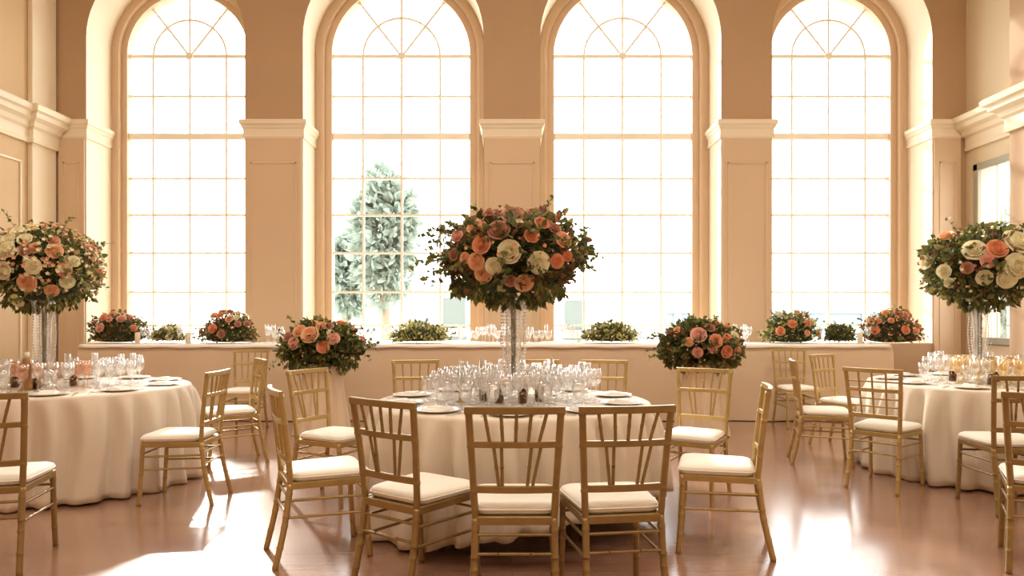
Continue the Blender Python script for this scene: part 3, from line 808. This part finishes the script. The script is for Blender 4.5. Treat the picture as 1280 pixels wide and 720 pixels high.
l2 = [('pink', 935, 122, 30), ('coral', 1005, 150, 26), ('pink', 928, 203, 20), ('coral', 1055, 200, 24), ('peach', 1110, 200, 18), ('peach', 895, 155, 18), ('peach', 860, 100, 16), ('cream', 1100, 125, 18), ('coral', 1060, 140, 20), ('dusky', 990, 90, 20), ('pink', 990, 185, 18), ('peach', 1120, 155, 16)]
a2 = px_roses([(c, 600+x/S5, 380+y/S5, r/S5) for c, x, y, r in l2], 875, 430, 50, 34, 111)
a2 += scatter(['peach', 'coral', 'pink'], 12, .04, .06, 7, (0, 80), (90, 270), a2)
arrangement('floor_bouquet', 'bouquet of pink and coral roses on the draped pedestal right of the central table', (2.14, 7.95, 1.0), .46, .34, .29, a2, 2000,
            [('filler_blossoms', 90, .022, [PEACH, CREAMP, DUSKY], [2, 2, 3])], [GREEN, OLIVE, BURG], [6, 3, 1], 32, sprig=16, leaf=.07, droop=30)

# head table bouquets: (px centre, half width px, label, palette...)
s_ = 880/9.35
def hx(px): return (px-640)/s_
def head_bouquet(px, hw_, hz, label, cols, leafm, lw, nr, seed, bl=None, leaf=.05):
    ry = min(.28, hw_/s_*.8)
    rs = scatter(cols, nr, .035, .055, seed, (10, 80), (-80, 80)) + scatter(cols, nr//2, .035, .055, seed+1, (10, 70), (100, 260)) if nr else []
    arrangement('table_bouquet', label, (hx(px), 9.37, HZ+.06), hw_/s_, ry, hz/s_, rs, 900, bl, leafm, lw, seed, half=True, sprig=8, leaf=leaf, group='bouquets along the head table')
    # low dish
head_bouquet(147, 36, 34, 'dark bouquet with pink roses at the left end of the head table', ['pink', 'peach', 'coral'], [GREEN, BURG, OLIVE], [5, 3, 2], 9, 41)
head_bouquet(210, 19, 17, 'small tuft of greenery with pale blossoms on the head table beside the leftmost bouquet', ['cream'], [OLIVE, LIME, GREEN], [4, 2, 2], 4, 42, [('filler_blossoms', 30, .02, [CREAMP], [1])], .04)
head_bouquet(286, 36, 36, 'bouquet of coral and cream flowers on the head table, second large one from the left', ['coral', 'peach', 'cream', 'dusky'], [GREEN, OLIVE, BURG], [3, 3, 3], 12, 43, [('filler_blossoms', 80, .022, [CREAMP, PEACH, LIME], [3, 2, 2])])
head_bouquet(525, 38, 22, 'low mound of green and yellow foliage on the head table left of the central vase', ['cream'], [OLIVE, LIME, GREEN], [3, 4, 2], 0, 44, [('filler_blossoms', 90, .02, [LIME, CREAMP], [3, 2])])
head_bouquet(763, 36, 22, 'low mound of yellow-green foliage on the head table right of the central vase', ['cream'], [OLIVE, LIME, GREEN], [3, 4, 2], 0, 45, [('filler_blossoms', 90, .02, [LIME, CREAMP], [3, 3])])
head_bouquet(988, 35, 36, 'bouquet of peach roses with green sprigs on the head table behind the small right chair', ['peach', 'coral', 'cream'], [GREEN, OLIVE, LIME], [3, 4, 2], 9, 46, [('filler_blossoms', 50, .02, [CREAMP, PEACH], [2, 2])])
head_bouquet(1050, 18, 19, 'small dark tuft of leaves on the head table between the two right bouquets', ['cream'], [GREEN, OLIVE], [3, 2], 0, 47, [('filler_blossoms', 20, .018, [CREAMP], [1])], .04)
head_bouquet(1115, 37, 38, 'orange and coral bouquet at the right end of the head table', ['coral', 'peach', 'coral', 'dusky'], [GREEN, BURG, OLIVE], [3, 3, 3], 14, 48, [('filler_blossoms', 70, .022, [PEACH, CORAL, LIME], [3, 2, 1])])

# ------------------------------------------------------------------ glassware, china
def lathe_thing(name, parts, label, cat):
    t = thing(name, label, cat)
    return t
def gl(prof, m, seg=14, name='wine_glass'):
    mb = MB(); lathe(mb, prof, seg); return mb.mesh(name, m, True)
def wine_prof(h, rb, rt, stem):
    o = [(.001, 0), (.036, 0), (.037, .003), (.012, .007), (.0045, .014), (.004, stem-.006), (.01, stem), (rb*.75, stem+.02), (rb, stem+.05), (rb*.98, stem+.07), (rt, h)]
    i = [(rt-.0015, h), (rb*.98-.002, stem+.07), (rb-.002, stem+.05), (rb*.7, stem+.022), (.001, stem+.006)]
    return o+i
WINE = gl(wine_prof(.215, .040, .032, .10), GLASS)
FLUTE = gl(wine_prof(.245, .027, .024, .10), GLASS, name='champagne_flute')
GOB = gl([(.001, 0), (.034, 0), (.035, .004), (.014, .01), (.007, .02), (.008, .045), (.02, .055), (.036, .075), (.042, .12), (.043, .165), (.041, .165), (.040, .12), (.033, .078), (.001, .06)], GLASS, name='water_goblet')
AGOB = gl([(.001, 0), (.034, 0), (.035, .004), (.012, .01), (.006, .02), (.007, .075), (.022, .09), (.035, .115), (.040, .16), (.040, .225), (.038, .225), (.037, .16), (.032, .117), (.001, .096)], AMBER, name='amber_goblet')
RGOB = gl([(.001, 0), (.034, 0), (.035, .004), (.012, .01), (.006, .02), (.007, .075), (.022, .09), (.035, .115), (.040, .16), (.040, .205), (.038, .205), (.037, .16), (.032, .117), (.001, .096)], ROSEG, name='rose_goblet')
ZT = .7605
def place(name, me, x, y, z, label, cat, group, rz=0):
    o = obj(name, me); o.location = (x, y, z); o.rotation_euler = (0, 0, rz); tag(o, label, cat, group); return o
# plate / napkin / cutlery
mb = MB(); lathe(mb, [(.001, 0), (.075, 0), (.08, .003), (.135, .014), (.138, .017), (.134, .018), (.082, .007), (.001, .006)], 32); PLATE = mb.mesh('dinner_plate', CHINA, True)
mb = MB()
def slab(mb, w, d, z0, z1, ins, skew=0):
    mb.add([(-w, -d, z0), (w, -d, z0), (w, d, z0), (-w, d, z0), (-w+ins, -d+ins, z1), (w-ins, -d+ins, z1+skew), (w-ins, d-ins, z1), (-w+ins, d-ins, z1+skew)],
           [(0, 3, 2, 1), (4, 5, 6, 7), (0, 1, 5, 4), (1, 2, 6, 5), (2, 3, 7, 6), (3, 0, 4, 7)])
slab(mb, .055, .095, 0, .007, .003, .001); slab(mb, .052, .088, .0075, .014, .004, .002); slab(mb, .05, .045, .0145, .022, .006, .004)
NAP = mb.mesh('napkin', LINEN)
mb = MB()
sweep(mb, [(0, -.10, .002), (0, -.02, .003), (0, .03, .004)], rectsec(.012, .003), up=(0, 0, 1), scales=[1.2, .7, .6])
sweep(mb, [(0, .03, .004), (0, .05, .003), (0, .065, .003)], rectsec(.022, .002), up=(0, 0, 1), scales=[.4, 1, 1])
for dx in (-.009, -.003, .003, .009): sweep(mb, [(dx, .064, .003), (dx, .10, .004)], rectsec(.003, .002), up=(0, 0, 1))
FORK = mb.mesh('fork', SILVER)
mb = MB()
sweep(mb, [(0, -.11, .002), (0, -.01, .003)], rectsec(.013, .004), up=(0, 0, 1)); sweep(mb, [(0, -.01, .003), (.001, .05, .002), (.003, .09, .002), (.0, .115, .002)], rectsec(.02, .0015), up=(0, 0, 1), scales=[.7, 1, .9, .2])
KNIFE = mb.mesh('knife', SILVER)
where = {'c': 'central', 'l': 'left', 'r': 'right'}
occupied = {'c': [], 'l': [], 'r': []}
def settings(k, n, a0, seed):
    rnd = random.Random(seed); cx, cy = T[k]; wn = where[k]
    for i in range(n):
        a = a0+2*PI*i/n; ca, sa = math.cos(a), math.sin(a); rot = a-PI/2+PI
        r = .745
        place('dinner_plate', PLATE, cx+r*ca, cy+r*sa, ZT, 'white dinner plate laid near the rim of the %s round table' % wn, 'plate', 'dinner plates on the %s table' % wn)
        place('napkin', NAP, cx+r*ca, cy+r*sa, ZT+.0085, 'folded white napkin lying on a plate of the %s round table' % wn, 'napkin', 'napkins on the %s table' % wn, rot)
        for me, nm, dx in ((FORK, 'fork', -.165), (KNIFE, 'knife', .165)):
            px_ = cx+r*ca-sa*dx; py_ = cy+r*sa+ca*dx
            place(nm, me, px_, py_, ZT, 'silver %s beside a plate on the %s round table' % (nm, wn), nm, '%s on the %s table' % ('forks' if nm == 'fork' else 'knives', wn), rot)
def glasses(k, spots, me, name, label, cat, group, z=ZT):
    for x, y in spots:
        place(name, me, x, y, z, label, cat, group, 0)
def cluster(k, n, rmin, rmax, seed, dmin=.085):
    rnd = random.Random(seed); cx, cy = T[k]; out = []; tries = 0
    while len(out) < n and tries < 20000:
        tries += 1; a = rnd.uniform(0, 2*PI); r = math.sqrt(rnd.uniform(rmin**2, rmax**2)); p = (cx+r*math.cos(a), cy+r*math.sin(a))
        if any(math.hypot(p[0]-q[0], p[1]-q[1]) < dmin for q in occupied[k]): continue
        occupied[k].append(p); out.append(p)
    return out
occupied['c'].append((0, 4.75)); occupied['l'].append((-3.76, 5.66)); occupied['r'].append((4.02, 6.05))
settings('c', 10, .31, 1); settings('l', 10, .1, 2); settings('r', 10, .2, 3)
# brown votives round the vases
def votive(label, x, y, group):
    t = thing('votive_candle', label, 'candle', (x, y, ZT), 0, group)
    mb = MB(); lathe(mb, [(.001, 0), (.026, 0), (.03, .01), (.033, .085), (.031, .085), (.028, .012), (.001, .01)], 16); mb.build('holder', BROWNG, t, True)
    mb = MB(); lathe(mb, [(.001, .012), (.022, .012), (.022, .055), (.002, .053), (.001, .066)], 12); mb.build('candle', WAX, t, True)
    return t
v0 = None
for k, n in (('c', 8), ('l', 4), ('r', 3)):
    rnd = random.Random(9); cx, cy = occupied[k][0]
    for i in range(n):
        a = 2*PI*i/n+.35; r = .20; p = (cx+r*math.cos(a), cy+r*math.sin(a)); occupied[k].append(p)
        lab = 'candle in a brown glass holder near the vase on the %s round table' % where[k]; g = 'votive candles on the %s table' % where[k]
        if v0 is None: v0 = votive(lab, *p, g)
        else: dup(v0, (*p, ZT), 0, lab, None, g)
for k, nw, nf, ng in (('c', 34, 14, 16), ('l', 22, 8, 10), ('r', 22, 10, 8)):
    wn = where[k]
    occ0 = len(occupied[k])
    glasses(k, cluster(k, nw, .25, .57, 11), WINE, 'wine_glass', 'clear stemmed wine glass among the glassware of the %s round table' % wn, 'glass', 'wine glasses on the %s table' % wn)
    glasses(k, cluster(k, nf, .25, .57, 12, .075), FLUTE, 'champagne_flute', 'narrow clear champagne flute among the glassware of the %s round table' % wn, 'glass', 'champagne flutes on the %s table' % wn)
    glasses(k, cluster(k, ng, .25, .58, 13, .08), GOB, 'water_goblet', 'short clear water goblet among the glassware of the %s round table' % wn, 'glass', 'water goblets on the %s table' % wn)
# amber goblets on the right table, rose goblets on the left
def rect_cluster(k, n, x0, x1, y0, y1, seed, dmin=.088):
    rnd = random.Random(seed); out = []; tries = 0
    while len(out) < n and tries < 9000:
        tries += 1; p = (rnd.uniform(x0, x1), rnd.uniform(y0, y1))
        if math.hypot(p[0]-T[k][0], p[1]-T[k][1]) > .62: continue
        if any(math.hypot(p[0]-q[0], p[1]-q[1]) < dmin for q in occupied[k]): continue
        occupied[k].append(p); out.append(p)
    return out
glasses('r', rect_cluster('r', 24, 3.75, 4.6, 5.5, 6.3, 5, .075), AGOB, 'amber_goblet', 'amber glass goblet in the golden cluster on the right round table', 'glass', 'amber goblets on the right table')
glasses('l', rect_cluster('l', 12, -4.1, -3.35, 5.2, 5.9, 6, .075), RGOB, 'rose_goblet', 'rose-brown glass goblet near the vase on the left round table', 'glass', 'rose goblets on the left table')
# tall bronze candle holder beside the left vase
t = thing('candle_holder', 'tall brown candle holder in front of the vase on the left round table', 'candle holder', (-3.72, 5.40, ZT))
mb = MB(); lathe(mb, [(.001, 0), (.038, 0), (.042, .01), (.036, .03), (.03, .1), (.036, .2), (.03, .235), (.028, .24)], 20); mb.build('holder', BRONZE, t, True)
mb = MB(); lathe(mb, [(.018, .24), (.018, .29), (.003, .292), (.001, .30)], 12); mb.build('candle', WAX, t, True)
# slim taper candles on the central table
t0 = None
for x, y in ((-.22, 4.98), (.28, 5.0), (-.34, 4.62)):
    if t0 is None:
        t0 = thing('taper_candle', 'slim ivory taper candle among the glasses of the central table', 'candle', (x, y, ZT), 0, 'taper candles on the central table')
        mb = MB(); lathe(mb, [(.001, 0), (.035, 0), (.036, .006), (.01, .014), (.007, .05), (.013, .06), (.013, .075), (.001, .075)], 14); mb.build('holder', GOLD, t0, True)
        mb = MB(); lathe(mb, [(.009, .075), (.0085, .27), (.003, .275), (.001, .285)], 10); mb.build('candle', WAX, t0, True)
    else: dup(t0, (x, y, ZT), 0, t0['label'], None, t0['group'])

# glasses on the head table
rnd = random.Random(4); zh = HZ+.0145
segs = [(187, 190, 'between the two leftmost bouquets', 2), (228, 248, 'left of the coral and cream bouquet', 3), (324, 352, 'below the first pier from the left', 7), (440, 484, 'left of the low green mound', 6),
        (568, 718, 'behind the central vase', 26), (806, 830, 'right of the yellow-green mound', 3), (920, 940, 'below the third pier', 6), (1024, 1034, 'left of the small dark tuft', 2), (1068, 1076, 'right of the small dark tuft', 2)]
for a, b, ph, n in segs:
    occ = []; tr = 0
    while len(occ) < n and tr < 3000:
        tr += 1; p = (hx(rnd.uniform(a, b)), rnd.uniform(9.12, 9.6))
        if all(math.hypot(p[0]-q[0], p[1]-q[1]) > .085 for q in occ): occ.append(p)
    for i, p in enumerate(occ):
        me, nm = ((WINE, 'wine_glass'), (GOB, 'water_goblet'), (FLUTE, 'champagne_flute'))[i % 3]
        nice = nm.replace('_', ' ')
        place(nm, me, p[0], p[1], zh, 'clear %s on the head table %s' % (nice, ph), 'glass', '%s on the head table %s' % (nice, ph))
# pillar candles on the head table
t0 = None
for px, lab in ((186, 'ivory pillar candle on the head table between the two leftmost bouquets'), (247, 'ivory pillar candle on the head table left of the coral and cream bouquet'), (1062, 'ivory pillar candle on the head table right of the small dark tuft')):
    if t0 is None:
        t0 = thing('pillar_candle', lab, 'candle', (hx(px), 9.07, zh), 0, 'pillar candles on the head table')
        mb = MB(); lathe(mb, [(.001, 0), (.045, 0), (.046, .006), (.001, .008)], 16); mb.build('dish', CHINA, t0, True)
        mb = MB(); lathe(mb, [(.032, .0085), (.032, .14), (.028, .145), (.003, .14), (.001, .16)], 16); mb.build('candle', WAX, t0, True)
    else: dup(t0, (hx(px), 9.07, zh), 0, lab, None, t0['group'])

# ------------------------------------------------------------------ light
def area(name, loc, size, power, col, rot=(0, 0, 0), sy=None):
    l = bpy.data.lights.new(name, 'AREA'); l.energy = power; l.color = col; l.size = size
    if sy: l.shape = 'RECTANGLE'; l.size_y = sy
    o = bpy.data.objects.new(name, l); C.objects.link(o); o.location = loc; o.rotation_euler = rot; return o
for x in (-3.6, 0, 3.6):  # unseen area lights added behind the camera to fill the room
    area('fill_light', (x, -1.0, TOP-.25), 1.6, 105, (1, .91, .77))
for x in (-3.6, 0, 3.6):  # second added row of fill, out of view above the tables
    area('fill_light', (x, 5.2, TOP-.25), 1.4, 110, (1, .91, .77))
sun = bpy.data.lights.new('sun', 'SUN'); sun.energy = 6.0; sun.color = (1, .94, .85); sun.angle = R(2.5)
so = bpy.data.objects.new('sun', sun); C.objects.link(so)
so.rotation_euler = Vector((.47, -1, -.47)).to_track_quat('-Z', 'Y').to_euler()
w = bpy.data.worlds.new('sky'); bpy.context.scene.world = w; w.use_nodes = True; nt = w.node_tree; L = nt.links.new
bg = nt.nodes['Background']; tc = nt.nodes.new('ShaderNodeTexCoord')
n = nt.nodes.new('ShaderNodeTexNoise'); n.inputs['Scale'].default_value = 3.2; n.inputs['Detail'].default_value = 5; L(tc.outputs['Generated'], n.inputs['Vector'])
cr = nt.nodes.new('ShaderNodeValToRGB'); e = cr.color_ramp.elements; e[0].position = .36; e[0].color = (.50, .60, .66, 1); e[1].position = .52; e[1].color = (1, .985, .95, 1)
L(n.outputs['Fac'], cr.inputs[0]); L(cr.outputs[0], bg.inputs[0]); bg.inputs[1].default_value = 8.0
for x, cx in enumerate(OPEN):
    l = bpy.data.lights.new('window_portal', 'AREA'); l.shape = 'RECTANGLE'; l.size = 2*cx[2]; l.size_y = 5.6; l.cycles.is_portal = True
    o = bpy.data.objects.new('window_portal', l); C.objects.link(o); o.location = (cx[0], YB+.14, 3.7); o.rotation_euler = (R(-90), 0, 0)

# ------------------------------------------------------------------ camera
cam = bpy.data.cameras.new('camera'); co = bpy.data.objects.new('camera', cam); C.objects.link(co)
co.location = (0, 0, 1.31); co.rotation_euler = (R(90), 0, 0)
cam.sensor_fit = 'HORIZONTAL'; cam.sensor_width = 36; cam.lens = 36*880/1280; cam.shift_y = 38/1280; cam.clip_start = .05; cam.clip_end = 300
S_ = bpy.context.scene; S_.camera = co
vs_ = S_.view_settings; vs_.view_transform = 'Standard'; vs_.look = 'None'; vs_.gamma = 1; vs_.use_curve_mapping = False; vs_.exposure = -0.05
S_.cycles.max_bounces = 10; S_.cycles.transparent_max_bounces = 24; S_.cycles.diffuse_bounces = 5; S_.cycles.glossy_bounces = 4
S_.cycles.sample_clamp_indirect = 6; S_.cycles.caustics_reflective = False; S_.cycles.caustics_refractive = False
S_.cycles.use_denoising = True
